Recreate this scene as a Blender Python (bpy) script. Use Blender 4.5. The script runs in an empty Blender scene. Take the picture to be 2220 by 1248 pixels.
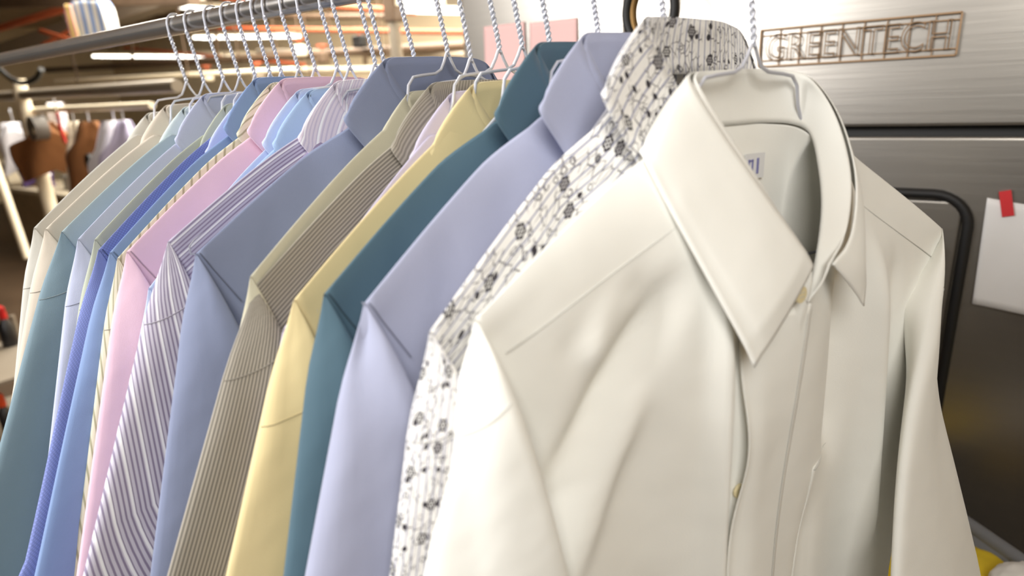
import bpy, bmesh, math, random
from mathutils import Vector, Matrix, noise

random.seed(7)
SC = bpy.context.scene
COL = SC.collection
CAM_H = 1.6                      # camera height above the floor, metres

# ------------------------------------------------------------------ camera
W, H, F = 2220, 1248, 1365.0
def _d(px, py):
    return Vector((px - W/2, py - H/2, F)).normalized()
_X = -_d(-850, 296)              # the clothes rail runs along world X
_Z = -_d(1295, 5200)
_Z = (_Z - _X * _Z.dot(_X)).normalized()
_Y = _Z.cross(_X)
ROT = Matrix((_X, _Y, _Z))       # photo axes (right, down, forward) -> world
def ray(px, py):
    return ROT @ _d(px, py)
def at(px, py, Y):               # where the sight line meets the vertical plane y = Y
    r = ray(px, py)
    return Vector((r.x / r.y * Y, Y, CAM_H + r.z / r.y * Y))

cam_data = bpy.data.cameras.new('camera')
cam = bpy.data.objects.new('camera', cam_data)
COL.objects.link(cam)
right, down, fwd = (ROT @ Vector(v) for v in ((1,0,0), (0,1,0), (0,0,1)))
m = Matrix((right, -down, -fwd)).transposed().to_4x4()
m.translation = (0, 0, CAM_H)
cam.matrix_world = m
cam_data.sensor_width = 36
cam_data.lens = 36 * F / W
cam_data.clip_start = .02
cam_data.dof.use_dof = True
cam_data.dof.focus_distance = .60
cam_data.dof.aperture_fstop = 4.0
SC.camera = cam

# ------------------------------------------------------------------ world, lights, exposure
world = bpy.data.worlds.new('world')
SC.world = world
world.use_nodes = True
world.node_tree.nodes['Background'].inputs[0].default_value = (.9, .95, 1, 1)
world.node_tree.nodes['Background'].inputs[1].default_value = .2
SC.view_settings.view_transform = 'Standard'
SC.view_settings.look = 'None'
SC.view_settings.exposure = 0.16
SC.view_settings.gamma = 1
SC.view_settings.use_curve_mapping = False

def area(name, loc, target, sx, sy, power, color):
    l = bpy.data.lights.new(name, 'AREA')
    l.shape = 'RECTANGLE'; l.size = sx; l.size_y = sy; l.energy = power; l.color = color
    o = bpy.data.objects.new(name, l); COL.objects.link(o)
    o.location = loc
    o.rotation_euler = (Vector(target) - Vector(loc)).to_track_quat('-Z', 'Y').to_euler()
    return o
area('lamp_over_aisle', (-1.5, -1.25, 2.3), (-.5, .35, 1.45), 1.2, .6, 62, (1, .99, .975))
area('lamp_behind_camera', (.50, -.55, 2.2), (-.12, .45, 1.4), .7, .5, 12.5, (1, .98, .94))  # unseen fill light, added to brighten the front of the white shirt
area('lamp_over_rail', (-.7, .75, 3.3), (-.7, .7, 1.2), 3.0, .3, 4, (1, .98, .95))
area('lamp_workroom', (-4.6, 3.6, 3.3), (-4.6, 3.6, 0), 4.0, 3.0, 700, (1, .94, .82))
area('lamp_workroom_far', (-1.5, 5.2, 3.3), (-1.5, 5.2, 0), 3.0, 1.5, 260, (1, .94, .82))

# ------------------------------------------------------------------ helpers
def lin(r, g, b):
    f = lambda c: (c/255/12.92) if c <= 10 else ((c/255 + .055)/1.055)**2.4
    return (f(r), f(g), f(b), 1)

def obj(name, verts, faces, mat=None, parent=None, uvs=None, smooth=True, solid=0, seams_sharp=False):
    me = bpy.data.meshes.new(name)
    me.from_pydata([tuple(v) for v in verts], [], faces)
    if uvs is not None:
        lay = me.uv_layers.new(name='UVMap')
        for lp in me.loops:
            lay.data[lp.index].uv = uvs[lp.vertex_index]
    if smooth:
        me.polygons.foreach_set('use_smooth', [True]*len(me.polygons))
    me.update()
    o = bpy.data.objects.new(name, me)
    COL.objects.link(o)
    if mat: me.materials.append(mat)
    if parent: o.parent = parent
    if solid:
        s = o.modifiers.new('thickness', 'SOLIDIFY'); s.thickness = solid; s.offset = 0
    return o

def tag(o, label=None, cat=None, group=None, kind=None):
    if label: o['label'] = label
    if cat: o['category'] = cat
    if group: o['group'] = group
    if kind: o['kind'] = kind
    return o

def empty(name, loc=(0,0,0), rz=0.0):
    o = bpy.data.objects.new(name, None); COL.objects.link(o)
    o.location = loc; o.rotation_euler = (0, 0, rz); o.empty_display_size = .05
    return o

class MB:
    def __init__(s): s.v = []; s.f = []
    def add(s, vs, fs):
        n = len(s.v); s.v += [Vector(v) for v in vs]; s.f += [tuple(i+n for i in f) for f in fs]; return s
    def box(s, c, d, rot=None, bev=0):
        bm = bmesh.new(); bmesh.ops.create_cube(bm, size=1)
        for v in bm.verts: v.co = Vector((v.co.x*d[0], v.co.y*d[1], v.co.z*d[2]))
        if bev: bmesh.ops.bevel(bm, geom=list(bm.edges), offset=bev, segments=3, affect='EDGES', profile=.5)
        bm.verts.index_update()
        R = rot or Matrix.Identity(3)
        s.add([R @ v.co + Vector(c) for v in bm.verts], [[v.index for v in f.verts] for f in bm.faces]); bm.free(); return s
    def tube(s, pts, r, n=10, closed=False, flat=1.0):
        pts = [Vector(p) for p in pts]; k = len(pts)
        rr = r if isinstance(r, (list, tuple)) else [r]*k
        up = None; rings = []
        for i, p in enumerate(pts):
            a = pts[(i-1) % k] if (i or closed) else p
            b = pts[(i+1) % k] if (i < k-1 or closed) else p
            t = (b-a).normalized()
            if up is None:
                up = Vector((0,0,1)) if abs(t.z) < .9 else Vector((1,0,0))
            up = (up - t*up.dot(t)).normalized(); q = t.cross(up)
            rings.append([p + (up*math.cos(2*math.pi*j/n) + q*math.sin(2*math.pi*j/n)*flat)*rr[i] for j in range(n)])
        vs = [v for g in rings for v in g]; fs = []
        for i in range(k if closed else k-1):
            for j in range(n):
                i2 = (i+1) % k
                fs.append((i*n+j, i*n+(j+1) % n, i2*n+(j+1) % n, i2*n+j))
        if not closed:
            fs.append(tuple(range(n))[::-1]); fs.append(tuple((k-1)*n+j for j in range(n)))
        return s.add(vs, fs)
    def cyl(s, a, b, r, n=24): return s.tube([a, b], r, n)
    def beam(s, a, b, w, h):      # rectangular bar between two points
        a, b = Vector(a), Vector(b); t = (b-a).normalized()
        side = t.cross(Vector((0,0,1)))
        side = side.normalized() if side.length > 1e-3 else Vector((1,0,0))
        up = side.cross(t)
        c = [(-1,-1),(1,-1),(1,1),(-1,1)]
        vs = [p + side*x*w/2 + up*y*h/2 for p in (a,b) for x,y in c]
        return s.add(vs, [(0,1,2,3),(7,6,5,4),(0,4,5,1),(1,5,6,2),(2,6,7,3),(3,7,4,0)])
    def build(s, name, mat, parent=None, smooth=False, solid=0):
        o = obj(name, s.v, s.f, mat, parent, None, smooth, solid)
        if parent is None:        # origin at the middle of the base
            xs=[v.x for v in s.v]; ys=[v.y for v in s.v]; zs=[v.z for v in s.v]
            c = Vector(((min(xs)+max(xs))/2, (min(ys)+max(ys))/2, min(zs)))
            o.data.transform(Matrix.Translation(-c)); o.location = c
        if smooth:
            o.modifiers.new('edges', 'EDGE_SPLIT').split_angle = math.radians(40)
        return o

def catmull(P, n):
    P = [Vector(p) for p in P]; out = []; k = len(P)-1
    for i in range(n):
        t = i/(n-1)*k; j = min(int(t), k-1); u = t-j
        a = P[j-1] if j > 0 else P[0]*2-P[1]
        b, c = P[j], P[j+1]
        d = P[j+2] if j+2 <= k else P[k]*2-P[k-1]
        out.append(.5*((2*b) + (c-a)*u + (2*a-5*b+4*c-d)*u*u + (3*b-a-3*c+d)*u**3))
    return out

# ------------------------------------------------------------------ materials
MATS = {}
def base_mat(name, col, rough=.6, metal=0.0, spec=.5, sheen=0):
    if name in MATS: return MATS[name]
    m = bpy.data.materials.new(name); m.use_nodes = True
    b = m.node_tree.nodes['Principled BSDF']
    b.inputs['Base Color'].default_value = col
    b.inputs['Roughness'].default_value = rough
    b.inputs['Metallic'].default_value = metal
    b.inputs['Specular IOR Level'].default_value = spec
    b.inputs['Sheen Weight'].default_value = sheen
    MATS[name] = m
    return m

class NT:
    def __init__(s, m): s.t = m.node_tree; s.b = s.t.nodes['Principled BSDF']
    def n(s, kind, **kw):
        x = s.t.nodes.new(kind)
        for k, v in kw.items(): setattr(x, k, v)
        return x
    def l(s, a, b): s.t.links.new(a, b)
    def math(s, op, a, b=None, c=None):
        x = s.n('ShaderNodeMath', operation=op)
        for i, q in enumerate((a, b, c)):
            if q is None: continue
            if isinstance(q, (int, float)): x.inputs[i].default_value = q
            else: s.l(q, x.inputs[i])
        return x.outputs[0]
    def mix(s, fac, a, b):
        x = s.n('ShaderNodeMix', data_type='RGBA')
        for i, q in ((0, fac), (6, a), (7, b)):
            if isinstance(q, (int, float)): x.inputs[i].default_value = q
            elif isinstance(q, tuple): x.inputs[i].default_value = q
            else: s.l(q, x.inputs[i])
        return x.outputs[2]

def wear(name, col, rough=.6, metal=0.0, scale=6, amt=.25, bump=.05, stretch=(1,1,1)):
    """a plain surface with slight mottling of its own colour and a fine bump"""
    if name in MATS: return MATS[name]
    m = base_mat(name, col, rough, metal); t = NT(m)
    tc = t.n('ShaderNodeTexCoord'); mp = t.n('ShaderNodeMapping'); mp.inputs['Scale'].default_value = stretch
    t.l(tc.outputs['Object'], mp.inputs[0])
    no = t.n('ShaderNodeTexNoise'); no.inputs['Scale'].default_value = scale; no.inputs['Detail'].default_value = 5
    t.l(mp.outputs[0], no.inputs['Vector'])
    dk = tuple(c*(1-amt) for c in col[:3]) + (1,)
    t.l(t.mix(no.outputs[0], dk, tuple(min(1, c*(1+amt)) for c in col[:3]) + (1,)), t.b.inputs['Base Color'])
    bu = t.n('ShaderNodeBump'); bu.inputs['Strength'].default_value = bump; bu.inputs['Distance'].default_value = .01
    t.l(no.outputs[0], bu.inputs['Height']); t.l(bu.outputs[0], t.b.inputs['Normal'])
    return m

def fabric(name, col, pattern=None, rot=0.0, c2=None, c3=None, pitch=.004, width=.4, rough=.75, wrinkle=.25, weave=.25):
    if name in MATS: return MATS[name]
    m = base_mat(name, col, rough, 0, .25, .15); t = NT(m)
    uv = t.n('ShaderNodeUVMap'); uv.uv_map = 'UVMap'
    mp = t.n('ShaderNodeMapping'); mp.inputs['Rotation'].default_value = (0, 0, rot)
    t.l(uv.outputs[0], mp.inputs[0])
    sx = t.n('ShaderNodeSeparateXYZ'); t.l(mp.outputs[0], sx.inputs[0])
    U, V = sx.outputs[0], sx.outputs[1]
    def stripe(coord, pitch, width, soft=.12, phase=0.0):
        ph = t.math('FRACT', t.math('ADD', t.math('DIVIDE', coord, pitch), 50.0 + phase))
        tri = t.math('ABSOLUTE', t.math('SUBTRACT', ph, .5))     # 0 in the middle of a stripe
        mr = t.n('ShaderNodeMapRange'); t.l(tri, mr.inputs[0])
        mr.inputs[1].default_value = width/2; mr.inputs[2].default_value = width/2 + soft
        mr.inputs[3].default_value = 1; mr.inputs[4].default_value = 0
        return mr.outputs[0]
    c = col
    # faint yarn-level mottling
    nz = t.n('ShaderNodeTexNoise'); nz.inputs['Scale'].default_value = 900; nz.inputs['Detail'].default_value = 1
    t.l(mp.outputs[0], nz.inputs['Vector'])
    height = nz.outputs[0]
    if pattern == 'stripe':
        c = t.mix(stripe(U, pitch, width), col, c2)
    elif pattern == 'cord':
        s1 = stripe(U, pitch, width, .2); c = t.mix(s1, col, c2); height = t.math('SUBTRACT', t.math('MULTIPLY', nz.outputs[0], .3), s1)
    elif pattern == 'multi':
        c = t.mix(stripe(U, pitch, .30, .1), col, c2)
        c = t.mix(stripe(U, pitch*4, .10, .03, .2), c, c3)
    elif pattern == 'micro':
        s1 = t.math('MULTIPLY', stripe(U, pitch, .45), stripe(V, pitch, .45)); c = t.mix(s1, col, c2)
    elif pattern == 'floral':
        warp = t.n('ShaderNodeTexNoise'); warp.inputs['Scale'].default_value = 60; warp.inputs['Detail'].default_value = 1
        t.l(uv.outputs[0], warp.inputs['Vector'])
        vm = t.n('ShaderNodeVectorMath', operation='MULTIPLY_ADD')
        t.l(warp.outputs['Color'], vm.inputs[0]); vm.inputs[1].default_value = (.006,)*3; t.l(uv.outputs[0], vm.inputs[2])
        P = vm.outputs[0]
        def vor(scale, feat, vec, rnd=1.0):
            v = t.n('ShaderNodeTexVoronoi', voronoi_dimensions='2D', feature=feat)
            v.inputs['Scale'].default_value = scale; v.inputs['Randomness'].default_value = rnd
            t.l(vec, v.inputs['Vector']); return v
        def step(x, lo, hi):
            mr = t.n('ShaderNodeMapRange'); t.l(x, mr.inputs[0])
            mr.inputs[1].default_value = lo; mr.inputs[2].default_value = hi
            mr.inputs[3].default_value = 1; mr.inputs[4].default_value = 0
            return mr.outputs[0]
        blue, ink, grey = lin(104,110,152), lin(44,40,46), lin(98,94,100)
        # rows of thin blue-grey pinstripes
        c = t.mix(t.math('MULTIPLY', stripe(U, .0062, .06, .09), .85), col, blue)
        # tangled vine line work
        mp2 = t.n('ShaderNodeMapping'); mp2.inputs['Scale'].default_value = (1.5, .7, 1); mp2.inputs['Rotation'].default_value = (0,0,.5)
        t.l(P, mp2.inputs[0])
        v1 = vor(190, 'DISTANCE_TO_EDGE', mp2.outputs[0])
        pn = t.n('ShaderNodeTexNoise'); pn.inputs['Scale'].default_value = 75; pn.inputs['Detail'].default_value = 1
        t.l(uv.outputs[0], pn.inputs['Vector'])
        patch = t.n('ShaderNodeMapRange'); t.l(pn.outputs[0], patch.inputs[0]); patch.inputs[1].default_value = .42; patch.inputs[2].default_value = .50
        c = t.mix(t.math('MULTIPLY', step(v1.outputs['Distance'], .02, .085), patch.outputs[0]), c, grey)
        # small rings (buds)
        v2 = vor(150, 'F1', P); dd = v2.outputs['Distance']
        ring = t.math('MULTIPLY', step(t.math('ABSOLUTE', t.math('SUBTRACT', dd, .24)), .03, .08), step(v2.outputs['Color'], .30, .34))
        c = t.mix(ring, c, lin(95,92,98))
        # leaves: small solid blots in some cells
        sp = t.n('ShaderNodeSeparateColor'); t.l(v2.outputs['Color'], sp.inputs[0])
        c = t.mix(t.math('MULTIPLY', step(dd, .2, .26), step(sp.outputs[1], .13, .15)), c, ink)
        # daisies: a ring of petals round a pale heart
        v3 = vor(48, 'F1', uv.outputs[0], .9); d3 = v3.outputs['Distance']
        sp3 = t.n('ShaderNodeSeparateColor'); t.l(v3.outputs['Color'], sp3.inputs[0])
        sub = t.n('ShaderNodeVectorMath', operation='SUBTRACT')
        sc3 = t.n('ShaderNodeVectorMath', operation='SCALE'); sc3.inputs['Scale'].default_value = 1.0
        t.l(uv.outputs[0], sc3.inputs[0]); t.l(sc3.outputs[0], sub.inputs[0]); t.l(v3.outputs['Position'], sub.inputs[1])
        s3 = t.n('ShaderNodeSeparateXYZ'); t.l(sub.outputs[0], s3.inputs[0])
        ang = t.math('ARCTAN2', s3.outputs[1], s3.outputs[0])
        pet = t.math('ABSOLUTE', t.math('COSINE', t.math('MULTIPLY', ang, 3.0)))
        rad = t.math('MULTIPLY_ADD', pet, .05, .125)
        edge = t.math('SUBTRACT', d3, rad)
        on = step(sp3.outputs[0], .68, .69)
        c = t.mix(t.math('MULTIPLY', step(edge, 0, .02), on), c, col)
        c = t.mix(t.math('MULTIPLY', step(t.math('ABSOLUTE', t.math('ADD', edge, .02)), .028, .045), on), c, ink)
        c = t.mix(t.math('MULTIPLY', step(t.math('ABSOLUTE', t.math('SUBTRACT', d3, .05)), .012, .03), on), c, ink)
        c = t.mix(t.math('MULTIPLY', step(edge, -.03, -.01), t.math('MULTIPLY', on, t.math('MULTIPLY', step(sp3.outputs[2], .4, .41), .55))), c, grey)
    if c is not col: t.l(c, t.b.inputs['Base Color'])
    wr = t.n('ShaderNodeTexNoise'); wr.inputs['Scale'].default_value = 14; wr.inputs['Detail'].default_value = 2
    t.l(uv.outputs[0], wr.inputs['Vector'])
    b1 = t.n('ShaderNodeBump'); b1.inputs['Strength'].default_value = wrinkle; b1.inputs['Distance'].default_value = .012
    t.l(wr.outputs[0], b1.inputs['Height'])
    b2 = t.n('ShaderNodeBump'); b2.inputs['Strength'].default_value = weave; b2.inputs['Distance'].default_value = .0004
    t.l(height, b2.inputs['Height']); t.l(b1.outputs[0], b2.inputs['Normal'])
    t.l(b2.outputs[0], t.b.inputs['Normal'])
    return m

def glow(name, col, strength):
    m = base_mat(name, col, .5)
    b = m.node_tree.nodes['Principled BSDF']
    b.inputs['Emission Color'].default_value = col; b.inputs['Emission Strength'].default_value = strength
    return m

steel = wear('brushed_steel', (.41,.385,.35,1), .33, .95, 3, .05, .03, (1, 1, 26))
rail_m = wear('rail_steel', (.44,.42,.40,1), .24, .9, 12, .15, .02)
wire_m = base_mat('galvanised_wire', lin(205,207,216), .35, .25)
black_m = base_mat('black_rubber', lin(16,15,15), .55)
floor_m = wear('floor_concrete', lin(70,54,38), .6, 0, 2, .25)
wall_m = wear('wall_paint', lin(216,200,170), .8, 0, 1.5, .12)
ceil_m = wear('ceiling_board', lin(182,164,138), .8, 0, 2, .2)
rust_m = wear('rust_paint', lin(176,84,48), .6, 0, 8, .3)
cream_m = wear('cream_paint', lin(226,214,190), .5, 0, 5, .08)
brownst_m = wear('brown_steel', lin(96,78,62), .5, .3, 8, .25)
duct_m = wear('duct_metal', lin(150,140,126), .45, .4, 4, .12)

# ------------------------------------------------------------------ the room
def plane(name, verts, mat):
    # a slab 6 cm thick behind the given quad
    vs = [Vector(v) for v in verts]
    n = (vs[1]-vs[0]).cross(vs[3]-vs[0]).normalized()
    back = [v - n*.06 for v in vs]
    o = obj(name, vs+back, [(0,1,2,3),(7,6,5,4),(0,4,5,1),(1,5,6,2),(2,6,7,3),(3,7,4,0)], mat, smooth=False)
    return tag(o, kind='structure')
x0, x1, y0, y1, zc = -16.0, 3.0, -3.5, 7.0, 3.4
plane('floor', [(x0,y0,0),(x1,y0,0),(x1,y1,0),(x0,y1,0)], floor_m)
plane('ceiling', [(x0,y0,zc),(x0,y1,zc),(x1,y1,zc),(x1,y0,zc)], ceil_m)
plane('wall_back', [(x0,y1,0),(x1,y1,0),(x1,y1,zc),(x0,y1,zc)], wall_m)
plane('wall_left', [(x0,y0,0),(x0,y1,0),(x0,y1,zc),(x0,y0,zc)], wall_m)
plane('wall_right', [(x1,y1,0),(x1,y0,0),(x1,y0,zc),(x1,y1,zc)], wall_m)
plane('wall_front', [(x1,y0,0),(x0,y0,0),(x0,y0,zc),(x1,y0,zc)], wall_m)
reflect_m = wear('dark_dado', lin(38,29,20), .7, 0, 3, .2)
tag(MB().box(((x0+x1)/2, y0+.02, 1.10), (x1-x0-.02, .04, 2.2)).build('trim_1', reflect_m), kind='structure')  # unseen dark panel, added so the steel cabinet has something dark to reflect

# ------------------------------------------------------------------ the rail
RY, RZ = .449, CAM_H + .1055
rail = empty('clothes_rail', (-.85, RY, RZ))
tag(rail, 'long grey steel clothes rail carrying the whole row of shirts', 'clothes rail')
MB().cyl((-1.75,0,0), (1.35,0,0), .011, 32).build('rail_tube', rail_m, rail, True)
for x in (-1.7, 1.25):
    b = MB(); b.cyl((x,0,0), (x,0,zc-RZ), .007, 16); b.cyl((x,0,zc-RZ-.012), (x,0,zc-RZ), .04, 24)
    b.tube([(x-.018,0,0),(x+.018,0,0)], .0155, 24)
    b.build('drop_rod', rail_m, rail, True)

# ------------------------------------------------------------------ hangers
def twist_pts(z0, z1, r, ph, turns):
    n = 10*turns
    return [(r*math.cos(ph+2*math.pi*turns*i/n), r*math.sin(ph+2*math.pi*turns*i/n), z0+(z1-z0)*i/n) for i in range(n+1)]
def make_hanger(x, z, yaw, drop, name, label):
    root = empty('wire_hanger', (x, RY, CAM_H+z), -math.radians(yaw))
    tag(root, label, 'clothes hanger', 'twisted wire hangers along the rail')
    up = RZ - (CAM_H+z)                       # rail centre above the fork
    R = .0135
    # the neck leans outward from the fork to the near side of the rail
    b = MB()
    zt = up - .010
    for ph in (0, math.pi):
        P = [(p[0], p[1] - (R*.95)*max(0, (p[2]-.012)/(zt-.012)), p[2]) for p in twist_pts(.006, zt, .0013, ph, 7)]
        b.tube(P, .00115, 6)
    b.build('twisted_neck', wire_m, root, True)
    b = MB()
    P = [(0, -R*.93, zt-.004)]
    for i in range(17):
        a = math.pi + .15 - (math.pi+.75)*i/16
        P.append((0, R*math.cos(a), up + R*math.sin(a)))
    b.tube(P, .0013, 8)
    b.build('hook', wire_m, root, True)
    # shoulders and bottom bar: one bent wire
    half = [(0,.0012,.008),(0,.005,.001),(0,.010,-.006),(0,.018,-.0095),(0,.035,-.011),(0,.046,-.0125),(0,.0525,-.019),(0,.0555,-.032),(0,.062,-.045)]
    tipz = drop - .003
    half += [(0,.062+(.202-.062)*k/5, -.045+(tipz+.045)*k/5) for k in range(1,6)]
    half += [(0,.206,tipz-.004),(0,.206,tipz-.010),(0,.199,tipz-.013)]
    loop = [Vector(p) for p in half] + [Vector((p[0],-p[1],p[2])) for p in reversed(half)]
    b = MB(); b.tube(loop, .00125, 8, closed=False)
    b.tube([half[-1], (0,-half[-1][1],half[-1][2])], .00125, 8)
    b.build('shoulder_wire', wire_m, root, True)
    return root

# ------------------------------------------------------------------ shirts
FOLD = [(0,-.014,-.008),(-.030,-.013,-.009),(-.050,-.005,-.011),(-.0555,.003,-.019),(-.046,.018,-.046),(-.031,.034,-.078),(-.016,.047,-.107),(-.003,.057,-.131)]
FOLDF= [(0,-.014,-.008),(-.034,-.013,-.008),(-.054,-.006,-.010),(-.064,.006,-.018),(-.071,.022,-.044),(-.068,.038,-.082),(-.048,.050,-.116),(-.016,.058,-.133)]
OUT  = [(0,-.032,-.050),(-.045,-.030,-.054),(-.082,-.016,-.056),(-.101,.005,-.058),(-.097,.022,-.086),(-.086,.037,-.120),(-.075,.050,-.152),(-.063,.061,-.183)]
OUTF = [(0,-.032,-.050),(-.045,-.030,-.054),(-.080,-.016,-.058),(-.093,.006,-.062),(-.090,.024,-.085),(-.082,.038,-.110),(-.072,.050,-.140),(-.061,.060,-.171)]
NECK = [(0,-.015,-.044),(-.035,-.013,-.044),(-.057,-.004,-.046),(-.0635,.007,-.053),(-.057,.020,-.075),(-.043,.034,-.102),(-.022,.046,-.131),(0,.055,-.158)]

def smooth(t): t = max(0.0, min(1.0, t)); return t*t*(3-2*t)

def make_shirt(c):
    """c: dict(x, z, yaw, drop, kx, col offsets, mats, ...) local axes: X front, Y across (camera side negative), Z up"""
    root = empty(c.get('name', 'dress_shirt'), (c['x'], RY, CAM_H+c['z']), -math.radians(c['yaw']))
    tag(root, c['label'], 'shirt', 'pressed shirts hanging on the rail')
    kx = c['kx']; kc = c['kc']; drop = c['drop']; hero = c.get('hero', False)
    clx, clh = c.get('clx', 0), c.get('clh', 0)
    seed = c['x']*37
    mb, ms, mc = c['body'], c['sleeve'], c['collar']
    mt = c['thread']
    res = 2 if hero else 1
    rows = [0,.002,.005,.009,.014,.020,.027,.035,.044,.054,.066,.08,.095,.11]
    if hero:
        rows = sorted(set(rows + [(rows[i]+rows[i+1])/2 for i in range(len(rows)-1)]))
    hb = -.74
    TK = c.get('thick', 1.0)
    DF = .030
    folds = c.get('folds', [])
    def fold_disp(y, z):
        s = 0
        for (ya, za, yb, zb, wd, am) in folds:
            dx, dz = yb-ya, zb-za; L2 = dx*dx+dz*dz
            u = ((y-ya)*dx + (z-za)*dz)/L2
            if -.15 < u < 1.15:
                dist = abs((y-ya)*dz - (z-za)*dx)/math.sqrt(L2)
                e = smooth((u+.15)/.3)*smooth((1.15-u)/.3)
                s += am*e*math.exp(-(dist/wd)**2)
        return s
    bd = c.get('bend', 0)
    def bend(p):       # the far shoulder swings forward on its hanger
        if p.y <= 0 or not bd: return p
        q = smooth(p.y/.22)
        return Vector((p.x + bd*q*min(1.3, p.y/.22), p.y*(1+.06*q), p.z-.012*q))
    def front_x(y, z, d):
        """depth of the front panel"""
        a = abs(y)
        f = .026*(1-(a/.30)**2) + .022*math.exp(-(a/.075)**2)
        f = max(f, .008)*TK
        f += .004*math.sin(y*55+seed+z*9)*smooth(d/.12)
        f += .006*noise.noise(Vector((y*9, z*5, seed)))*smooth(d/.1)
        f *= kx
        fq = 1 if abs(y) < .06 else smooth((d-.040)/.035)     # the stiff yoke stays smooth
        return f + fold_disp(y, z)*(fq if hero else kx)
    def half(sg):
        nk = catmull([Vector((p[1]*kc + clx*.5, p[0], p[2]+clh*.5)) for p in NECK[3:]][::-1], 13*res)
        s0 = nk[-1]
        npt = 24*res
        sh = []
        for i in range(1, npt+1):
            u = i/npt
            y = s0.y + (-.22 - s0.y)*u
            zl = -.033 + (drop+.033)*((-y-.055)/(.165))
            z = s0.z + (zl - s0.z)*smooth(u*6)
            z += .0035*math.sin(u*math.pi)      # slight swell of the cloth over the wire
            sh.append(Vector((s0.x*(1-smooth(u*2.5)), y, z)))
        return nk, sh
    for part in ('front', 'back'):
        verts, uvs, faces = [], [], []
        grids = []
        for sg in (-1, 1):
            nk, sh = half(sg)
            if part == 'back':
                nb = catmull([Vector((p[1]*kc + clx*.5, p[0], p[2]+clh*.5)) for p in NECK[:4]], 8*res)
                top = nb + sh
            else:
                top = nk + sh
            g = []
            nn = len(top)
            for i, T in enumerate(top):
                colv = []
                tb = abs(T.y)/.22
                nr = len(rows) + (26*res)
                for r in range(nr):
                    if r < len(rows):
                        d = rows[r]; z = T.z - d
                    else:
                        k = (r-len(rows)+1)/(26*res)
                        z = (T.z-.11) + (hb-(T.z-.11))*k; d = T.z-z
                    # side edges: pull in slightly under the sleeve, then hang straight
                    y = T.y*(1 - (.13 if (sg < 0 or not bd) else .05)*smooth(d/.10)*tb**2 + .10*smooth((d-.1)/.5))
                    if part == 'front':
                        fx = front_x(-y if sg > 0 else y, z, d)
                        x = T.x + (fx - T.x)*(1-math.exp(-d/DF))
                        e = 1-max(0, tb)**9*smooth(d/.02)
                        x *= e
                    else:
                        bx = (-.012*(1-(y/.30)**2) + .002*math.sin(y*40+seed))*kx
                        x = T.x + (bx - T.x)*(1-math.exp(-d/.020))
                        x *= 1-max(0, tb)**9*smooth(d/.02)
                    yy = y if sg < 0 else -y
                    colv.append((Vector((x, yy, z)), d))
                g.append(colv)
            grids.append(g)
        # stitch far half reversed + near half
        if part == 'front':
            seq = grids[0][::-1] + grids[1][1:]    # near tip .. centre .. far tip
        else:
            seq = grids[0][::-1] + grids[1][1:]
        if part == 'front':
            seq = grids[0][::-1][:] + grids[1][1:]
        ncol = len(seq); nr = len(seq[0])
        for i, cv in enumerate(seq):
            for (p, d) in cv:
                verts.append(bend(p))
                if c.get('uvmode') == 'along': uvs.append((d, p.y))
                else: uvs.append((p.y, p.z))
        for i in range(ncol-1):
            for r in range(nr-1):
                a = i*nr+r
                q = (a, a+1, a+nr+1, a+nr)
                faces.append(q if part == 'front' else q[::-1])
        o = obj(part+'_panel', verts, faces, mb, root, uvs, True, .0006)
    # ---- sleeves
    for sg in (-1, 1):
        fl = c.get('flare', .31) if sg < 0 else c.get('flare_far', .36)
        inw = c.get('inward', .20) if sg < 0 else c.get('inward_far', .30)
        ss = c.get('seam_s', 0)
        verts, uvs, faces = [], [], []
        N = 28*res if not hero else 56
        S = [0,.003,.007,.012,.018,.026,.035,.045] + [.045 + (.50-.045)*k/(30*res) for k in range(1, 30*res+1)]
        bumps = c.get('bumps', []) if sg < 0 else []
        for s in S:
            A = Vector((-.008*smooth(s/.06), -.2205 - fl*s*(1-.25*smooth((s-.28)/.3)), drop - s*.98))
            if sg > 0 and bd: A.y = -.2205 + .036*smooth(s/.07) - .37*max(0, s-.065)
            for (bs, bw, ba, bx_) in bumps:
                q = max(0, 1-abs(s-bs)/bw); A.y -= ba*q; A.x += bx_*q
            wB = min(1.0, s/.30)
            B = Vector(((.010+.028*kx)*(1-math.exp(-s/.05))*c.get('bfront', 1), -.2205 + inw*s*(1-.45*smooth((s-.15)/.3)), drop - s*.90))
            if sg > 0 and bd: B.y = -.2205 + inw*(1-math.exp(-s/.12))
            th = .0105*smooth(s/.07)*(.4+.6*kx)
            ax = B-A; L = max(ax.length, 1e-5); t = ax/L
            nrm = Vector((0,0,1)).cross(t) if L > 1e-3 else Vector((1,0,0))
            nrm = nrm.normalized()
            if nrm.x < 0: nrm = -nrm          # towards the shirt front / outside
            for j in range(N):
                a = 2*math.pi*j/N
                u = .5 - .5*math.cos(a)       # 0 at A, 1 at B
                w = math.sin(a)
                bulge = th*(abs(w)**.8)*(1 if w > 0 else -1)
                p = A + ax*u + nrm*bulge*(1.0 if w > 0 else .8)
                p += nrm*(.0030*noise.noise(Vector((u*3+seed, s*7, sg)))*smooth(s/.12)*(1 if w > 0 else .5))
                if c.get('sleeve_folds') and w > 0:
                    for (u0, s0_, u1, s1_, wd, am) in c['sleeve_folds']:
                        dxx, dss = u1-u0, s1_-s0_
                        uu = ((u-u0)*dxx + (s-s0_)*dss)/(dxx*dxx+dss*dss)
                        if -.2 < uu < 1.2:
                            dist = abs((u-u0)*dss-(s-s0_)*dxx)/math.hypot(dxx, dss)
                            p += nrm*am*math.exp(-(dist/wd)**2)*smooth((uu+.2)/.4)*smooth((1.2-uu)/.4)
                if sg > 0: p = Vector((p.x + c.get('farx', 0)*s, -p.y, p.z))
                p = bend(p)
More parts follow.
